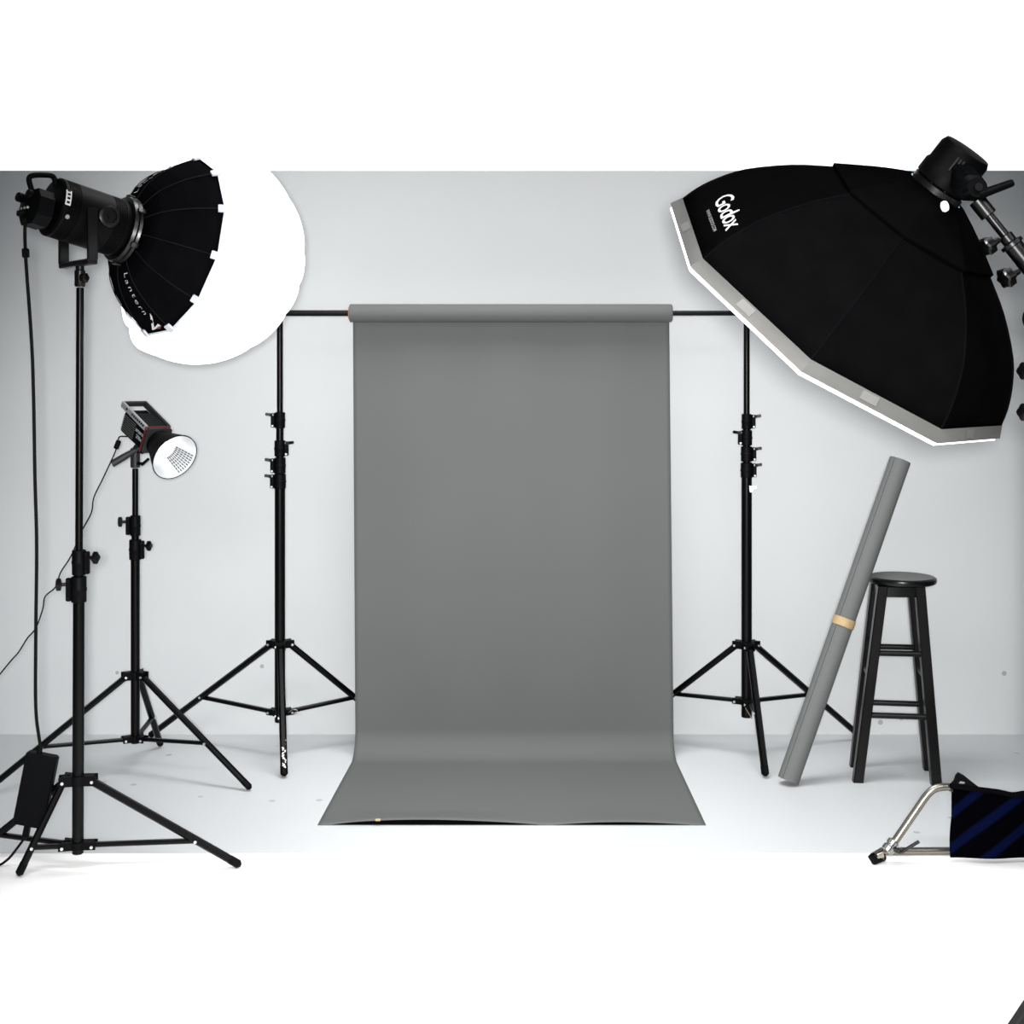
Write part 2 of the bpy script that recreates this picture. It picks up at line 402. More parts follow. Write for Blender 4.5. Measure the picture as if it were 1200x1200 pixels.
# --- spare roll leaning on the stool
pb, pt = V((1.068, 4.945, .016)), V((1.548, 5.10, 1.243))
n = (pt - pb).normalized()
sr = thing('paper_roll', 'narrow grey roll of paper tied with tan tape, leaning against the black stool', 'paper roll', V((pb.x, pb.y, 0)))
u, v, w = frame(n, V((0, -1, 0)))
NS = 60; L = (pt - pb).length
def spiral(k):                       # loose outer wrap: radius grows a little over one turn
    a = 2*PI*k/NS
    return a, .0392 + .0035*(k/NS)
st_ang = math.radians(38)
outer = []; 
for k in range(NS + 1):
    a, r = spiral(k); outer.append((a + st_ang, r))
inner = [(a, r - .005) for a, r in reversed(outer)]
prof = outer + inner
obj('paper', MB().ring_sweep([[pb + n*a0 + (u*math.cos(t) + v*math.sin(t))*r for t, r in prof] for a0 in (0, .002, L*.5, L - .002, L)], True), 'spareroll', sr)
obj('core', MB().lathe([(.027, .004), (.0335, .004), (.0335, L - .003), (.027, L - .003)], pb, n, 32, cap=False), 'core', sr, label='brown cardboard core tube')
ta = (at(988, 729, 5.02) - pb).dot(n)
obj('tape_band', MB().lathe([(.0425, ta - .017), (.0438, ta - .016), (.0438, ta + .016), (.0425, ta + .017)], pb, n, 40, cap=False), 'tape', sr, label='band of tan masking tape')

# --- bar stool
SC = V((at(1057, 676, 5.08).x, 5.08, 0)); sz = zat(675, 5.08)
sr_ = .133
stl = thing('bar_stool', 'tall black wooden stool with a round seat and four splayed legs, standing at the right', 'stool', V((SC.x, SC.y, 0)))
obj('seat', MB().lathe([(.06, -.028), (sr_ - .012, -.028), (sr_ - .003, -.023), (sr_, -.014), (sr_ - .002, -.005), (sr_ - .010, 0), (sr_*.6, -.002), (.02, -.003)], V((SC.x, SC.y, sz)), V((0, 0, 1)), 56), 'wood', stl)
feet = {'fl': fl(1005, 916), 'fr': fl(1097, 920), 'rl': fl(1001.5, 898), 'rr': fl(1088, 902)}
tops = {'fl': V((1.448, 5.005, sz - .028)), 'fr': V((1.59, 4.995, sz - .028)), 'rl': V((1.463, 5.15, sz - .028)), 'rr': V((1.605, 5.14, sz - .028))}
def legp(k, z): 
    t = (tops[k].z - z)/tops[k].z; return tops[k].lerp(feet[k], t)
for k in tops:
    dx = (tops['fr'] - tops['fl']).normalized()
    a, b = tops[k], V((feet[k].x, feet[k].y, 0))
    mb = MB(); pr = .019
    ux = dx; uy = V((-dx.y, dx.x, 0))
    mb.ring_sweep([[p + ux*(sx*pr*s) + uy*(sy*pr*s) for sx, sy in ((-.8,-1),(.8,-1),(1,-.8),(1,.8),(.8,1),(-.8,1),(-1,.8),(-1,-.8))] for p, s in ((a, 1), (a.lerp(b, .5), 1.02), (b, 1.03))])
    obj('leg', mb, 'wood', stl)
for (a, b) in (('fl', 'fr'), ('rl', 'rr'), ('fl', 'rl'), ('fr', 'rr')):
    pa, pb_ = legp(a, sz - .050), legp(b, sz - .050)
    obj('apron', MB().bar(pa, pb_, .018, .040, V((0, 0, 1)), .1), 'wood', stl)
for (a, b, zs) in (('fl', 'fr', (.497, .257)), ('rl', 'rr', (.489, .262)), ('fl', 'rl', (.40,)), ('fr', 'rr', (.40,))):
    for z in zs:
        obj('rung', MB().cyl(legp(a, z), legp(b, z), .0115, n=16), 'wood', stl)

# ------------------------------------------------------------------ lantern light, left
Cn = V((-1.1289, 4.28, 2.0059)); nL = V((.6973, .6836, -.2155)).normalized()
uL = V((.6593, -.7297, -.1813)); uL = (uL - nL*uL.dot(nL)).normalized(); vL = nL.cross(uL)
if vL.z > 0: vL = -vL
A = Cn - nL*.188
upL = (V((0, 0, 1)) - nL*nL.z).normalized(); sL = V((.6717, -.7408, 0))
def lp(a, s_, w_): return A + nL*a + sL*s_ + upL*w_

def rimp(r, a, th): return Cn + nL*a + (uL*math.cos(th) + vL*math.sin(th))*r
lan = thing('lantern_softbox', 'round glowing white lantern diffuser with a black pleated skirt, on the left-hand lamp', 'softbox', Cn)
prof = [(.098, -.176), (.17, -.150), (.235, -.098), (.28, -.043), (.306, 0)]
mb = MB()
def gore(th0, th1, pr, n=6):
    pass
NG = 12
rings = []
for r, a in prof:
    ring = []
    for k in range(NG):
        t0 = math.radians(30*k); t1 = math.radians(30*(k+1))
        p0, p1 = rimp(r, a, t0), rimp(r, a, t1)
        for q in range(4): ring.append(p0.lerp(p1, q/4) - (nL*0 + (rimp(1, 0, (t0+t1)/2) - Cn)*.0) )
    rings.append(ring)
mb.ring_sweep(rings, False)
skirt = obj('skirt', mb, 'fabric', lan, sharp=.12, solid=.003)
sm_ = MB()
for k in range(NG):
    sm_.tube(catmull([rimp(r + .0018, a - .0018, math.radians(30*k)) for r, a in prof], 3), .0016, 6)
obj('skirt_seams', sm_, mat('seam_thread', (.006, .006, .007), .7, spec=.05, noise=.2), skirt, label='faint stitched seams between the gores')
rr = []
for dr, da in ((.002, -.010), (.005, -.004), (.004, .004), (-.004, .004)):
    rr.append([rimp(.306 + dr, da, math.radians(30*k)) for k in range(NG)])
obj('rim_piping', MB().ring_sweep(rr, False), 'tab', lan, label='thin silver edging', sharp=3)
for k in range(NG):
    th = math.radians(30*k); ax = (rimp(1, 0, th) - Cn).normalized(); tg = nL.cross(ax)
    t = (rimp(.306, 0, th) - rimp(.28, -.043, th)).normalized(); nr = t.cross(tg)
    if nr.dot(ax) < 0: nr = -nr
    c = rimp(.306, 0, th) - t*.012 + nr*.005
    obj('tab', MB().bar(c - t*.015, c + t*.015, .026, .008, nr), 'tab', lan, label='small silver fabric tab')
    a0 = rimp(.099, -.176, th)
    seam = [rimp(r + .0015, a - .002, th) for r, a in prof]
# glowing balloon, 12 lobes
rho, ca = .377, .082                   # balloon: sphere of radius rho, its centre ca in front of the rim
prof2 = [(.303, .002), (.335, .004)]
a0 = math.asin((ca - .012)/rho)
for i in range(25):
    ph = lerp(-a0, PI/2*.985, i/24)
    prof2.append((rho*math.cos(ph), ca + rho*.96*math.sin(ph)))
NB = 96
rings = []
for i, (r, a) in enumerate(prof2):
    am = .0 if i == 0 else (.02 if i == 1 else .045)
    rings.append([rimp(r*(1 - am*(1 - abs(math.sin(6*(2*PI*j/NB))))**1.6), a, 2*PI*j/NB) for j in range(NB)])
obj('diffuser', MB().ring_sweep(rings, True), 'glow', lan, sharp=1.2, label='glowing white diffusion balloon')
# speed ring
obj('speed_ring', MB().lathe([(.094, -.02), (.106, -.018), (.110, -.008), (.106, 0), (.110, .008), (.104, .018), (.094, .018)], A, nL, 48, cap=False), 'steel', lan, label='dark metal mounting ring')
for k in range(6):
    th = math.radians(60*k + 20); d = (uL*math.cos(th) + vL*math.sin(th)); c = A + d*.112
    obj('ring_clip', MB().bar(c - nL*.012, c + nL*.014, .018, .010, d), 'steel', lan)
# printed word and emblem on two skirt gores
def on_skirt(th_deg, r_of, side):
    th = math.radians(th_deg)
    t0, t1 = math.radians(th_deg - 15), math.radians(th_deg + 15)
    def f(s_, x):                 # s_ along the gore from ring (0) to rim (1); x sideways in metres
        k = s_*(len(prof) - 1); i = min(int(k), len(prof) - 2); fr = k - i
        r = lerp(prof[i][0], prof[i+1][0], fr); a = lerp(prof[i][1], prof[i+1][1], fr)
        pm = rimp(r, a, t0).lerp(rimp(r, a, t1), .5)
        tg = (rimp(1, 0, t1) - rimp(1, 0, t0)).normalized()
        nr = ((rimp(1, 0, th) - Cn)*.5 - nL*.8).normalized()
        return pm + tg*x*side + nr*.0035
    return f
for th in (75, -105):
    f = on_skirt(th, None, -1)
    text('lettering', 'Lantern', .034, lambda x, y, f=f: f(.40 + x/.27, y + .012), 'text', lan, offset=-.0004, spacing=1.3)
    mb = MB(); k = .93 - .10
    P2 = lambda x, y: f(.80 + x*1.5/.27, y*1.5 + .006)
    obj('emblem', MB().face([P2(-.028, .022), P2(-.020, .022), P2(.022, -.012), P2(.022, -.022)]).face([P2(.022, -.022), P2(.022, -.012), P2(.012, .024), P2(.004, .020)]), 'text', lan, recalc=False, label='pale angular emblem')
    obj('emblem_accent', MB().face([P2(.012, .012), P2(.020, -.004), P2(.024, .010), P2(.014, .026)]), 'red', lan, recalc=False, label='red corner of the emblem')

# stand for it
LS = V((-1.374, 4.05, 0))
zS = lambda py: zat(py, 4.05)
stand('light_stand', 'tall black light stand nearest the camera at far left, carrying the big lantern lamp', LS, 0,
    [('lower_tube', .062, zS(700), .0178), ('middle_tube', zS(705), zS(645), .0155), ('upper_tube', zS(650), zS(337), .0118)],
    [(zS(706), zS(675), .0235, -1, 'knob'), (zS(674), zS(644), .0215, 1, 'knob')],
    zS(914), zS(990), [fl(281, 1018), fl(22, 1029), fl(-34, 1008)], hr=.040, lw=.026, bfrac=.70, group='light stands at the left', lean=.004)
# lamp
lmp = thing('studio_light', 'large black cylindrical studio lamp with top handle and yoke at top left', 'studio lamp', LS + V((0, 0, zS(335))))
bd = [(.060, -.252), (.088, -.250), (.094, -.244)]
for i in range(7):
    z = -.235 + i*.006; bd += [(.094, z), (.0915, z + .001), (.0915, z + .003), (.094, z + .004)]
bd += [(.094, -.085)]
for i in range(7):
    z = -.078 + i*.006; bd += [(.094, z), (.0915, z + .001), (.0915, z + .003), (.094, z + .004)]
bd += [(.094, -.026), (.090, -.020), (.090, .004), (.06, .004)]
body = obj('body', MB().lathe(bd, A, nL, 56), 'darkbody', lmp)
rp = MB().box(lp(-.289, 0, -.022), (sL, upL, nL), (.13, .112, .08), .25)
rear = obj('rear_panel', rp, 'plastic', lmp)
for i, sx in enumerate((-.042, -.018, .006, .030)):
    obj('button', MB().cyl(lp(-.328, sx, -.032), lp(-.333, sx, -.032), .004, n=10), 'rivet', rear, label='tiny pale button')
obj('dial', MB().lathe([(.013, 0), (.015, .003), (.015, .018), (.012, .021)], lp(-.326, -.035, .004), -nL, 20), 'plastic', rear)
obj('dial', MB().lathe([(.013, 0), (.015, .003), (.015, .014), (.012, .016)], lp(-.326, .03, .008), -nL, 20), 'plastic', rear)
hp = [lp(-.318, 0, .028), lp(-.334, 0, .060), lp(-.322, 0, .076), lp(-.275, 0, .092), lp(-.258, 0, .088), lp(-.246, 0, .062)]
obj('handle', MB().tube(catmull(hp, 6), .0085, 12), 'plastic', lmp)
for sx in (-1, 1):
    c = lp(-.16, sx*.096, 0)
    c2 = lp(-.16, sx*.112, 0)
    kb = MB().lathe([(.030, 0), (.034, .003), (.034, .012), (.026, .016), (.022, .016), (.020, .012), (.008, .012), (.007, .016)], lp(-.10 if sx > 0 else -.16, sx*.093, .004), sL*sx, 28)
    obj('pivot_knob', kb, 'black', lmp)
PZ = A + nL*-.16
yk = MB()
yb = LS.x; ytop = zS(268)
base_z = zS(309)
ypts = []
for sx in (-1, 1):
    top = V((LS.x, LS.y, 0)) + sL*(sx*.108); 
    yk.bar(V((top.x, top.y, base_z + .004)), V((top.x, top.y, PZ.z + (.012 if sx > 0 else .0))), .032, .014, sL)
yk.bar(V((LS.x, LS.y, base_z)) - sL*.112, V((LS.x, LS.y, base_z)) + sL*.112, .032, .018, V((0, 0, 1)))
obj('yoke', yk, 'black', lmp)
mt = MB().lathe([(.014, 0), (.0165, .004), (.0165, .050), (.013, .054), (.013, .07)], V((LS.x + .007, LS.y, zS(336))), V((0, 0, 1)), 20)
k0 = V((LS.x + .022, LS.y - .01, zS(326)))
mount = obj('stand_mount', mt, 'black', lmp)
obj('knob', MB().lathe([(.007, 0), (.007, .006), (.015, .008), (.015, .022), (.010, .025)], k0 - V((.01, 0, 0)), V((1, -.4, 0)), 16, mod=lambda t: 1 + .12*math.cos(5*t)), 'black', mount)
# little plates on the lamp body
def on_body(a, ang, x, y):       # x along the axis, y around
    t = math.radians(ang) + y/.094
    return A + nL*(a + x) + (sL*math.cos(t) + upL*math.sin(t))*.0958
def patch(a, ang, w, h): 
    return MB().grid(lambda i, j: on_body(a, ang, (i - .5)*w, (j - .5)*h), 2, 6)
obj('label_plate', patch(-.236, 14, .018, .050), 'text', body, label='small pale label plate', recalc=False)
text('lettering', 'ART', .015, lambda x, y: A + nL*(-.236 - y) + (sL*math.cos(math.radians(14) + x/.094) + upL*math.sin(math.radians(14) + x/.094))*.0966, 'plastic', body) if False else None
mb = MB()
for q in range(4):
    g = patch(-.236, 14 - 10 + q*7, .010, .007) if False else None
for q in range(4):
    t0 = 2 + q*8
    mb.face([on_body(-.236, t0, -.005, 0)*1 + (sL)*.0012, on_body(-.236, t0, .005, 0) + sL*.0012, on_body(-.236, t0 + 4.5, .005, 0) + sL*.0012, on_body(-.236, t0 + 4.5, -.005, 0) + sL*.0012])
obj('label_print', mb, 'plastic', body, recalc=False)
mb = MB(); cc = [(math.cos(2*PI*j/16)*.007, math.sin(2*PI*j/16)*.007) for j in range(16)]
mb.face([on_body(-.226, -22, x, y) for x, y in cc]); obj('round_mark', mb, 'textgrey', body, recalc=False, label='small pale round mark')

# --- power adapter hanging at the stand and its cables
YA = 4.055
ad = thing('power_adapter', 'black power adapter brick hanging beside the lantern light stand near the floor', 'power adapter', at(42, 925, YA))
q = [at(31, 882, YA), at(70, 884, YA), at(52, 968, YA), at(16, 966, YA)]
cq = (q[0] + q[1] + q[2] + q[3])/4
ax_z = ((q[0] + q[1]) - (q[2] + q[3])).normalized(); ax_x = (q[1] - q[0]); ax_x = (ax_x - ax_z*ax_x.dot(ax_z)).normalized(); ax_y = ax_z.cross(ax_x)
hh = ((q[0] + q[1]) - (q[2] + q[3])).length/2; ww = .100
obj('case', MB().box(cq, (ax_x, ax_y, ax_z), (ww, .030, hh), .16), 'plastic', ad)
obj('strain_relief', MB().cyl(cq + ax_z*hh/2 - ax_x*.012, cq + ax_z*(hh/2 + .022) - ax_x*.012, .009, .006, n=14), 'plastic', ad)
obj('plug', MB().bar(cq - ax_z*hh/2 - ax_x*.004, cq - ax_z*(hh/2 + .04) - ax_x*.004, .024, .018), 'plastic', ad)
st = lp(-.325, .0, -.052)
cab = thing('power_cable', 'black cable hanging from the back of the lantern lamp down to the adapter', 'cable', st)
top = cq + ax_z*(hh/2 + .018) - ax_x*.012
pl = at(33, 243, st.y)
cp = [lp(-.331, .0, -.05), lp(-.345, .0, -.054), at(31, 249, 3.92), at(29.5, 262, 3.92), at(30, 300, 3.92), at(38, 420, 3.92), at(41, 560, 3.92), at(43, 640, 3.92), at(42, 740, 3.97), at(42, 830, 4.04), top]
obj('cord', MB().tube(catmull(cp, 8), .0052, 8), 'cable', cab)
obj('connector', MB().tube(catmull([lp(-.331, .0, -.05), lp(-.345, .0, -.054), at(31, 249, 3.92), at(29.7, 260, 3.92)], 5), .0085, 12), 'plastic', cab)
obj('cord_clip', MB().bar(at(29.8, 291, 3.92), at(30.3, 302, 3.92), .020, .016, V((0, 1, 0))), 'plastic', cab)
b0 = cq - ax_z*(hh/2 + .038) - ax_x*.004
cab2 = thing('power_cable', 'black cable leaving the underside of the power adapter along the floor', 'cable', V((b0.x, b0.y, 0)))
obj('cord', MB().tube(catmull([b0, at(20, 994, 4.06), at(8, 1008, 4.09), V((-1.66, 4.08, .006)), V((-1.8, 3.98, .006)), V((-2.1, 3.95, .006))], 6), .0040, 8), 'cable', cab2)

# ------------------------------------------------------------------ small lamp
SY = 5.085
SS = V(((158.5 - 600)/F*SY, SY, 0)); z5 = lambda py: zat(py, SY)
stand('light_stand', 'slim black light stand behind the tall one, carrying the small reflector lamp', SS, 0,
    [('lower_tube', .12, z5(650), .0175), ('middle_tube', z5(653), z5(614), .0145), ('upper_tube', z5(618), z5(549), .0118)],
    [(z5(656), z5(632), .0235, 1, 'knob'), (z5(628), z5(604), .0205, -1, 'knob')],
    z5(791), z5(865), [fl(293, 927), fl(-22, 935), fl(188, 876)], hr=.034, lw=.025, bfrac=.60, group='light stands at the left')
d = V((.67, -.60, -.437)).normalized(); s = V((.667, .745, 0)).normalized(); up = s.cross(d)
if up.z < 0: up = -up
s = d.cross(up)                                  # right-handed: s x up ...
if s.x < 0: s = -s
O = at(184, 516.5, 5.02)
def sp(a, s_, w_): return O + d*a + s*s_ + up*w_
sm = thing('studio_light', 'small boxy studio lamp with red trim and an open silver reflector, pointing down right', 'studio lamp', V((SS.x, SS.y, z5(548))))
bx = MB().bar(sp(-.186, 0, -.004), sp(-.012, 0, -.004), .100, .094, up, .08)
bdy = obj('body', bx, 'darkbody', sm)
obj('front_bezel', MB().bar(sp(-.012, 0, 0), sp(.004, 0, 0), .112, .106, up, .08), 'charcoal', sm)
mb = MB()
for (q0, q1) in (((-.056, .053), (.056, .053)), ((-.056, -.053), (-.056, .053))):
    mb.bar(sp(-.014, q0[0], q0[1]), sp(-.014, q1[0], q1[1]), .005, .005, d)
obj('red_trim', mb, 'red', sm, label='thin dark red trim line')
mb = MB()
for q in range(8):
    w_ = .026 - q*.0088
    mb.bar(sp(-.182, -.0505, w_), sp(-.088, -.0505, w_), .003, .0035, up)
fin = obj('cooling_fins', mb, 'fingrey', bdy, label='grey raised fins along the side')
mb = MB()
for q in range(9):
    mb.bar(sp(-.14 + q*.0145, -.034, .0445), sp(-.14 + q*.0145, .046, .0445), .004, .004, up)
obj('top_vents', mb, 'charcoal', bdy)
# carrying frame: two side rails with holes and a rear grip
for sx in (-1, 1):
    r0 = obj('side_rail', MB().bar(sp(-.214, sx*.050, .056), sp(-.018, sx*.050, .046), .011, .025, up), 'lightgrey' if sx < 0 else 'charcoal', sm, label='pale grey side rail with a row of round holes' if sx < 0 else None)
    if sx < 0:
        for q in range(8):
            c = sp(-.135 + q*.0145, sx*.0565, .0555 - q*.0006)
            if q == 0: c = sp(-.165, sx*.0565, .057)
            obj('rail_hole', MB().cyl(c, c + s*sx*.002, .0045, n=10), 'plastic', r0, label='small dark round hole')
obj('grip', MB().bar(sp(-.211, -.05, .0565), sp(-.211, .05, .0565), .013, .020, up), 'charcoal', sm)
# lettering on the side facing the camera
def side_text(nm, body_, size, a, w_): 
    return text(nm, body_, size, lambda x, y: sp(a + x, -.0516, w_ + y), 'textblue', bdy, offset=.0004)
side_text('lettering', 'amaran', .023, -.048, .012); side_text('lettering', '200x', .021, -.048, -.012)
# reflector
rf = MB().lathe([(.046, .006), (.052, .012), (.052, .030), (.056, .034), (.070, .070), (.084, .105), (.0935, .132), (.0955, .134), (.0955, .138), (.0925, .138), (.082, .108), (.066, .068), (.050, .036), (.030, .034)], O, d, 64, cap=False)
ro = obj('reflector', rf, 'plastic', sm)
ri = MB().lathe([(.0920, .1375), (.0815, .107), (.0655, .067), (.0495, .037), (.02, .0365), (.002, .0365)], O, d, 64, cap=False)
rin = obj('reflector_lining', ri, 'reflector', ro, label='bright silver faceted lining')
mb = MB()
for q in range(9):                               # facet lines at the lower right of the bowl
    for e in range(6):
        th = math.radians(-58 + q*7); r0, r1 = lerp(.055, .089, e/6), lerp(.055, .089, (e + .72)/6)
        f0 = lambda r: .0372 + (r - .0495)/(.092 - .0495)*(.1375 - .037) + .002
        mb.bar(O + d*(f0(r0)) + (s*math.cos(th) + up*math.sin(th))*r0, O + d*(f0(r1)) + (s*math.cos(th) + up*math.sin(th))*r1, .0036, .0016, d)
obj('facet_marks', mb, 'charcoal', ro, label='dark ribbed facets reflected in the bowl')
c = sp(.040, 0, 0)
obj('led', MB().lathe([(.022, 0), (.020, .004), (.010, .008), (.002, .009)], c, d, 24), 'led', ro, label='glowing led disc')
# tilt bracket with grip handle
tb = MB()
pv = sp(-.085, 0, -.055); tpz = z5(548)
tb.cyl(V((SS.x, SS.y, tpz)), V((SS.x, SS.y, tpz + .078)), .0185, n=24, bev=.003)
tb.bar(V((SS.x, SS.y, tpz + .060)), pv + up*.012, .034, .030, s)
tbo = obj('tilt_bracket', tb, 'charcoal', sm)
g0, g1 = V((SS.x + .01, SS.y - .03, z5(527))), at(131, 544, SY - .06)
obj('grip_handle', MB().tube([g0, g0.lerp(g1, .25), g0.lerp(g1, .55), g0.lerp(g1, .95), g1], lambda t: .010 + .004*min(1, t*2.2), 14), 'charcoal', tbo)
for (zz_, ex, ez) in ((z5(543), .048, .020), (z5(529), .040, .004)):
    b = V((SS.x + .012, SS.y - .012, zz_))
    kk = MB().cyl(b, b + V((.022, -.006, 0)), .006, n=12)
    kk.bar(b + V((.018, -.006, -.006)), b + V((ex, -.010, ez)), .012, .010)
    obj('wing_screw', kk, 'plastic', tbo)
cab3 = thing('power_cable', 'thin black cable trailing down left from the small reflector lamp', 'cable', sp(-.165, -.02, -.045))
cp = [sp(-.150, -.03, -.0585), at(140, 512, 5.0), at(138, 520, 4.98), at(134, 532, 4.96), at(121, 560, 4.93), at(110, 583, 4.9), at(107, 601, 4.9), at(96, 622, 4.9), at(83, 652, 4.9), at(71, 671, 4.9), at(65, 688, 4.9), at(53, 699, 4.9), at(50, 714, 4.9), at(42, 736, 4.9), at(32, 748, 4.9), at(22, 764, 4.9), at(14, 773, 4.9), at(0, 790, 4.9), at(-25, 822, 4.9), at(-50, 880, 4.9), V((-2.2, 4.9, .006)), V((-2.4, 4.8, .006))]
obj('cord', MB().tube(catmull(cp, 5), .0027, 8), 'cable', cab3)
obj('ferrite_bead', MB().lathe([(.004, 0), (.010, .003), (.010, .034), (.004, .037)], at(139.5, 516, 4.985), at(134.5, 529, 4.965) - at(139.5, 516, 4.985), 14), 'plastic', cab3)

# ------------------------------------------------------------------ octabox, right
P = [V(p) for p in ((.40005734, 3.24370819, 2.00195667), (.40646729, 2.93125447, 1.8138129), (.62420468, 2.77013912, 1.57216111), (.95229616, 2.87413327, 1.4120416), (1.1991401, 3.15563185, 1.4111522))]
C0 = (P[0] + P[4])/2
P += [C0*2 - P[k] for k in (1, 2, 3)]
nO = V((-.50259925, .43837115, -.74513403)).normalized(); RO = .4867; LO = RO*.83
apex = C0 - nO*LO*1.0
ov = [(p - C0) for p in P]
oc = thing('octagonal_softbox', 'large black octagonal softbox with a pale grey lip, facing down left at upper right', 'softbox', C0)
LIP = .026
OP = [(.962, .068), (.93, .18), (.875, .305), (.785, .45), (.62, .625), (.47, .745), (.36, .825), (.25, .905), (.125, .98)]
def opt(k, r, a, out=0.):
    return C0 - nO*(a*LO) + ov[k % 8]*(r) + (ov[k % 8].normalized()*.6 - nO*.8)*out
def opan(k, fr, r, a, out=0.): return opt(k, r, a, out).lerp(opt(k + 1, r, a, out), fr)
NQ = 6
rings = [[opan(k, q/NQ, r, a) + (-nO*.4 + (opan(k, q/NQ, 1, 0) - C0).normalized()*.9)*(-.005*math.sin(PI*q/NQ)*math.sin(PI*min(1, i/6))) for k in range(8) for q in range(NQ)] for i, (r, a) in enumerate(OP)]
shell = obj('shell', MB().ring_sweep(rings, False), 'fabric2', oc, sharp=.32, solid=.003)
# rear cover: second octagon of cloth over the middle of the shell
def op_at(r):
    for i in range(len(OP) - 1):
        if OP[i+1][0] <= r <= OP[i][0]:
            t = (OP[i][0] - r)/(OP[i][0] - OP[i+1][0]); return lerp(OP[i][1], OP[i+1][1], t)
    return OP[-1][1]
def cover_out(r): return .010 if r > .2 else .004
crs = [.452, .446, .40, .34, .28, .22, .14]
rings = [[opan(k, q/NQ, r, op_at(r), (.004 if i == 0 else .012)) for k in range(8) for q in range(NQ)] for i, r in enumerate(crs)]
cov = obj('rear_cover', MB().ring_sweep(rings, False), 'fabric2', oc, sharp=.32, solid=.002, label='raised octagonal cloth cover around the hub')
# lip, glowing front edge, diffuser
lipr = [[opt(k, .962, .075, .003) for k in range(8)], [opt(k, .996, 0.006, .003) for k in range(8)], [opt(k, .975, .0, 0) for k in range(8)]]
lip = obj('front_lip', MB().ring_sweep(lipr, False), 'silver', oc, solid=.003, label='pale grey velcro lip around the front')
for k in range(8):
    a_, b_ = .40, .52
    q0 = opan(k, a_, .968, .063, .0062); q1 = opan(k, b_, .968, .063, .0062); q2 = opan(k, b_, .99, .018, .0062); q3 = opan(k, a_, .99, .018, .0062)
    obj('velcro_patch', MB().face([q0, q1, q2, q3]), 'velcro', lip, recalc=False)
dr = [[opt(k, .985, -.004, .0) for k in range(8)], [opt(k, .99, -.018, .0) for k in range(8)], [opt(k, .96, -.026, 0) for k in range(8)], [opt(k, .5, -.02, 0) for k in range(8)], [opt(k, .02, -.015, 0) for k in range(8)]]
obj('diffuser', MB().ring_sweep(dr, True), 'diffuser', oc, sharp=1.5, label='glowing white front diffuser')
for k in range(8):                     # rib seams
    pts = [opt(k, r, a, .0015) for r, a in OP]
    obj('rib_seam', MB().tube(catmull(pts, 3), .0028, 6), 'fabric', oc)
# hub ring and lettering
uo, vo, _ = frame(-nO)
obj('speed_ring', MB().lathe([(.058, -.006), (.066, -.004), (.066, .012), (.058, .014)], apex, -nO, 40, cap=False), 'steel', oc, label='metal mounting ring')
glow = MB()
pts = []
for j in range(22):
    t = math.radians(lerp(150, 330, j/21)); pts.append(apex + nO*.004 + (uo*math.cos(t) + vo*math.sin(t))*.081)
# light leaking around the ring, and the bright knob at its lower side
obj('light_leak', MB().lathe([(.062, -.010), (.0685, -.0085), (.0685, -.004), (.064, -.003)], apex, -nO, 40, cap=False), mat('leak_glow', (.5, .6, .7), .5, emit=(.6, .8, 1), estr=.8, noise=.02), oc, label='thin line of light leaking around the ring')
kn = at(1109, 243, 2.90)
mbk = MB().lathe([(.004, 0), (.011, .003), (.013, .008), (.011, .014), (.004, .017)], kn + V((-.012, 0, 0)), V((1, 0, .25)), 18)
obj('ring_screw', mbk, mat('bright_screw', (.95, .95, .95), .4, emit=(1, 1, 1), estr=.6, noise=.02), oc, label='bright white screw on the ring')  # screw's brightness put in as emission, it is no lamp
# lettering reads along the lip of the panel between the first two ribs
def pan_map(k, base_fr, base_s):
    def f(x, y):
        sl = base_s + y                    # metres from the lip toward the hub along the panel
        acc = 0; i = 0
        pm = [opan(k, .5, r, a) for r, a in OP]
        while i < len(pm) - 2 and acc + (pm[i+1] - pm[i]).length < sl: acc += (pm[i+1] - pm[i]).length; i += 1
        t = (sl - acc)/(pm[i+1] - pm[i]).length
        r = lerp(OP[i][0], OP[i+1][0], t); a = lerp(OP[i][1], OP[i+1][1], t)
        wid = (opt(k, r, a) - opt(k+1, r, a)).length
        return opan(k, base_fr + x/wid, r, a, .0035)
    return f
f = pan_map(0, .60, .096)
text('lettering', 'Godox', .068, f, 'text', oc, offset=.0004, shear=.12, spacing=.9)
f = pan_map(0, .60, .052)
text('lettering', 'WWW.GODOX.COM', .0125, f, 'textgrey', oc, offset=.0002)

# strobe head behind the octabox
stb = thing('strobe_head', 'short black strobe head plugged into the rear of the octagonal softbox', 'studio lamp', apex)
mO = -nO
obj('body', MB().lathe([(.045, .0145), (.062, .015), (.067, .018), (.067, .050), (.063, .056), (.063, .100), (.057, .112), (.03, .114)], apex, mO, 44), 'darkbody', stb)
mb = MB()
for q in range(3):
    th = math.radians(198 + q*7)
    dd = uo*math.cos(th) + vo*math.sin(th)
    mb.bar(apex + mO*.06 + dd*.064, apex + mO*.095 + dd*.064, .004, .004, dd)
obj('side_ribs', mb, 'charcoal', stb)
bk = at(1140, 222, 2.86)
mb = MB(); 
mb.bar(apex + mO*.06 + (bk - (apex + mO*.06)).normalized()*.05, bk, .046, .060, V((0, 1, 0)))
mb.cyl(bk + V((0, .03, 0)), bk + V((0, -.03, 0)), .022, n=20)
brk = obj('tilt_bracket', mb, 'plastic', stb)
h0, h1 = at(1146, 229, 2.84), at(1187, 214, 2.84)
obj('handle', MB().tube([h0, h0.lerp(h1, .3), h0.lerp(h1, .94), h1], lambda t: .0115 - .004*t, 14), 'plastic', brk)
obj('bolt', MB().cyl(bk + V((0, -.032, 0)), bk + V((0, -.038, 0)), .009, n=14), 'steel', brk)

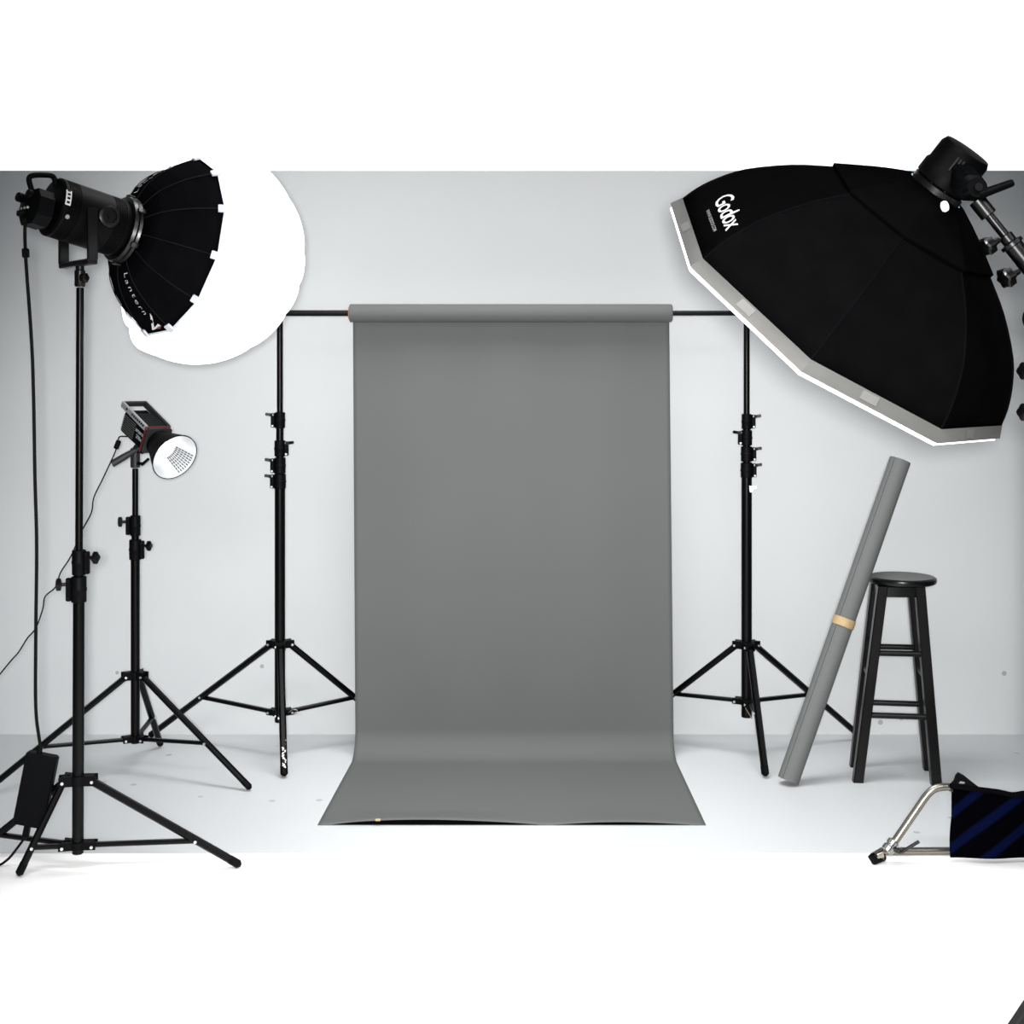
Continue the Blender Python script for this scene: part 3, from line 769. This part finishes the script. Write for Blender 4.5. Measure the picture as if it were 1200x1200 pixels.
# boom arm and stand
SB = V((at(1229, 0, 2.88).x, 2.88, 0))
a0, a1 = at(1141, 230, 2.87), at(1233, 345, 2.84)
ad_ = (a1 - a0).normalized(); LA = (a1 - a0).length
zp = zat(372, 2.86)
bs = thing('boom_stand', 'metal boom stand at the right edge holding up the octagonal softbox', 'light stand', V((SB.x, SB.y, 0)))
arm = MB().cyl(a0 + ad_*.010, a0 + ad_*.055, .019, n=20, bev=.002)
arm.cyl(a0 + ad_*.05, a0 + ad_*.13, .0105, n=20)
ao = obj('boom_arm', arm, 'steel', bs)
sl = MB().lathe([(.013, .110), (.016, .112), (.016, .128), (.026, .132), (.026, .140), (.021, .142), (.021, .212), (.025, .214), (.027, .222), (.027, .232), (.020, .236), (.020, LA)], a0, ad_, 28)
obj('boom_collar', sl, 'steel', ao)
for (px, py, qx, qy, r) in ((1158, 288, 1176, 278, .020), (1180, 325, 1199, 315, .022)):
    k0, k1 = at(px, py, 2.84), at(qx, qy, 2.85); dk = (k1 - k0).normalized()
    kk = MB().lathe([(.004, -.004), (r*.85, 0), (r, .004), (r*.9, .022), (.008, .026), (.006, (k1 - k0).length)], k0 - dk*.012, dk, 24, mod=lambda t: 1 + .14*math.cos(6*t))
    obj('knob', kk, 'steel', ao)
obj('pivot_clamp', MB().lathe([(.02, -.06), (.036, -.055), (.036, .03), (.02, .035)], V((SB.x - .012, SB.y, zp)), V((0, 1, 0)), 28), 'black', bs)
obj('lower_tube', MB().cyl(V((SB.x, SB.y, .12)), V((SB.x, SB.y, zat(485, 2.88))), .019, n=24), 'steel', bs)
obj('upper_tube', MB().cyl(V((SB.x, SB.y, zat(490, 2.88))), V((SB.x, SB.y, zp)), .015, n=24), 'steel', bs)
for py in (440, 488):
    clamp_collar(bs, V((SB.x, SB.y, zat(py, 2.88))), .027, .05, -1, 'knob', m='steel')
for k in range(3):
    th = math.radians(82 + 120*k); dd = V((math.cos(th), math.sin(th), 0))
    tp = V((SB.x, SB.y, .20)) + dd*.02; ft = V((SB.x, SB.y, .012)) + dd*.21
    lg = obj('leg', MB().bar(tp, ft, .024, .02), 'steel', bs)
    obj('foot_cap', MB().bar(ft.lerp(tp, .1), ft, .028, .026), 'plastic', lg)
obj('leg_hub', MB().lathe([(.02, 0), (.034, .003), (.034, .037), (.02, .04)], V((SB.x, SB.y, .18)), V((0, 0, 1)), 24), 'black', bs)

# ------------------------------------------------------------------ folding lounger at lower right
LY = 4.15
lo = thing('folding_lounger', 'low folding lounger of bent steel tube covered with a black and navy striped cloth', 'chair', V((at(1113, 0, LY).x, LY, 0)))
yT = LY
tubep = [at(1031, 1008, LY - .03), at(1045, 991, LY - .02)]
arc = [at(1083, 936, LY), at(1088, 930, LY), at(1094, 925, LY), at(1102, 922.5, LY), at(1111, 922, LY)]
xr = at(1400, 0, LY).x
zt = zat(922, LY)
mir = []
full = [at(1046, 990, LY - .02)] + catmull(arc, 5) + [at(1150, 934, LY), at(1250, 938, LY), V((xr - .06, LY, zt - .045)), V((xr - .02, LY, zt - .06)), V((xr, LY, zt - .09)), V((xr + .12, LY - .02, .02))]
obj('front_frame', MB().tube(full, .0125, 16), 'tubesteel', lo, label='bent polished steel tube')
j0, j1 = at(1047, 987, LY - .02), at(1034, 1004, LY - .03)
jd = (j1 - j0).normalized()
jt = obj('joint_clamp', MB().lathe([(.014, 0), (.019, .003), (.019, .016), (.016, .018), (.016, .022), (.020, .025), (.020, .040), (.016, .044)], j0 + jd*-.006, jd, 24), 'chrome', lo, label='bright metal tube clamp')
lv0, lv1 = at(1056, 999, LY - .05), at(1077, 986, LY - .05)
obj('clamp_lever', MB().bar(j0 + jd*.02, lv0, .014, .012).bar(lv0, lv1, .013, .007), 'steel', jt)
ftb = V((j1.x - .03, j1.y, .014))
obj('rear_frame', MB().tube([j1 - jd*.004, ftb + V((0, 0, .012)), V((ftb.x + .05, LY + .05, .0145)), V((xr - .1, LY + .06, .0145)), V((xr + .14, LY, .0145))], .012, 14), 'tubesteel', lo)
obj('foot_cap', MB().tube([ftb + V((-.004, 0, .016)), ftb + V((.004, 0, .0)), ftb + V((.04, .03, .0))], .0138, 14), 'plastic', lo)
# cloth over the top tube: front panel with a sagging hem line, and a shorter back panel
xa, xb = at(1113, 0, LY).x, xr - .12
def top_z(x):
    p = 600 + F*x/LY
    for (a, b) in (((1113, 921), (1118, 922)), ((1118, 922), (1150, 925)), ((1150, 925), (1170, 928)), ((1170, 928), (1188, 931)), ((1188, 931), (1200, 929)), ((1200, 929), (1225, 926)), ((1225, 926), (1420, 927))):
        if a[0] <= p <= b[0]: return zat(lerp(a[1], b[1], (p - a[0])/(b[0] - a[0])), LY)
    return zat(920, LY)
def cloth(i, j):
    x = lerp(xa, xb, i); z1 = top_z(x)
    if j < .06:  return V((x + .012*(1 - i), LY + .018, lerp(zt - .10, z1 - .004, j/.06)))
    if j < .12: return V((x, LY + .016 - .032*(j - .06)/.06, max(z1, zt + .0138) if False else z1 + .004))
    t = (j - .12)/.88
    edge = -.006*t if i == 0 else 0
    return V((x + edge + .004*math.sin(5*t + 1)*(1 - i), LY - .020 - .012*t - .006*math.sin(9*x*PI + 2*t), lerp(z1, .022, t)))
obj('cloth_cover', MB().grid(cloth, 60, 24), 'stripe', lo, sharp=2, solid=.004, label='black cloth with dark navy diagonal stripes')
YB = LY - .026
out = [at(1112, 924, YB), at(1113, 918, YB), at(1119, 914, YB), at(1121, 908, YB), at(1124, 905, YB), at(1128, 906, YB), at(1147, 921, YB), at(1160, 923, YB), at(1188, 929, YB), at(1188, 934, YB), at(1150, 929, YB), at(1122, 926, YB)]
hole = [at(1125, 917, YB), at(1126, 919, YB), at(1132, 919, YB), at(1131, 916, YB)]
# bracket as a ring outline with its slot left open
op_ = [at(1113, 922, YB), at(1119, 915, YB), at(1121, 909, YB), at(1124, 906, YB), at(1130, 909, YB), at(1140, 917, YB), at(1148, 923, YB), at(1138, 923, YB), at(1126, 922, YB)]
ip_ = [at(1120, 919.5, YB), at(1124, 917.5, YB), at(1124.5, 916, YB), at(1126, 915.6, YB), at(1128, 915.8, YB), at(1131, 916.5, YB), at(1132.5, 919, YB), at(1131, 919.6, YB), at(1125, 919.4, YB)]
e = V((0, .012, 0))
obj('strap_bracket', MB().ring_sweep([op_, [p + e for p in op_], [p + e for p in ip_], ip_], False, True), 'plastic', lo, label='black plastic loop with a slot at the corner')
obj('top_hem', MB().tube([at(1114, 921, YB), at(1130, 923, YB), at(1150, 925.5, YB), at(1170, 928, YB), at(1188, 932, YB), at(1200, 930.5, YB), at(1230, 925, YB)], .0085, 10), 'fabric', lo)

# ------------------------------------------------------------------ camera and light
cam = bpy.data.cameras.new('camera'); co = bpy.data.objects.new('camera', cam); COL.objects.link(co)
co.location = (0, 0, H); co.rotation_euler = (PI/2, 0, 0)
cam.sensor_width = 36; cam.lens = 36*F/1200; cam.shift_y = -(600 - HY)/1200
S.camera = co
def area(name, loc, target, size, power, col=(1, 1, 1), sy=None, spread=180):
    l = bpy.data.lights.new(name, 'AREA'); l.energy = power; l.color = col; l.size = size; l.spread = math.radians(spread)
    if sy: l.shape = 'RECTANGLE'; l.size_y = sy
    o = bpy.data.objects.new(name, l); COL.objects.link(o); o.location = loc
    o.rotation_euler = (V(target) - V(loc)).to_track_quat('-Z', 'Y').to_euler(); return o
def spot(name, loc, target, power, ang, blend=1., r=.3, col=(1, 1, 1)):
    l = bpy.data.lights.new(name, 'SPOT'); l.energy = power; l.spot_size = math.radians(ang); l.spot_blend = blend; l.shadow_soft_size = r; l.color = col
    o = bpy.data.objects.new(name, l); COL.objects.link(o); o.location = loc
    o.rotation_euler = (V(target) - V(loc)).to_track_quat('-Z', 'Y').to_euler(); return o
spot('camera_key', (0, -.14, 1.58), (0, 5.65, .72), 965, 55.3, .54, .09, (1, .985, .962))  # unseen spot added at the camera, brightens the middle of the wall
area('floor_wash', (0, 4.5, 3.25), (0, 4.6, 0), 2.2, 37, (1, .995, .98), .9, 92)  # unseen overhead lamp added to brighten the floor
area('front_wash', (0, 1.5, 3.25), (0, 2.6, 0), 4.8, 84, (1, 1, 1), .7, 115)  # unseen overhead lamp added to whiten the front sheet
w = bpy.data.worlds.new('world'); S.world = w; w.use_nodes = True
w.node_tree.nodes['Background'].inputs[0].default_value = (.80, .88, 1, 1); w.node_tree.nodes['Background'].inputs[1].default_value = .10
S.view_settings.view_transform = 'Standard'; S.view_settings.look = 'None'; S.view_settings.exposure = 0; S.view_settings.gamma = 1
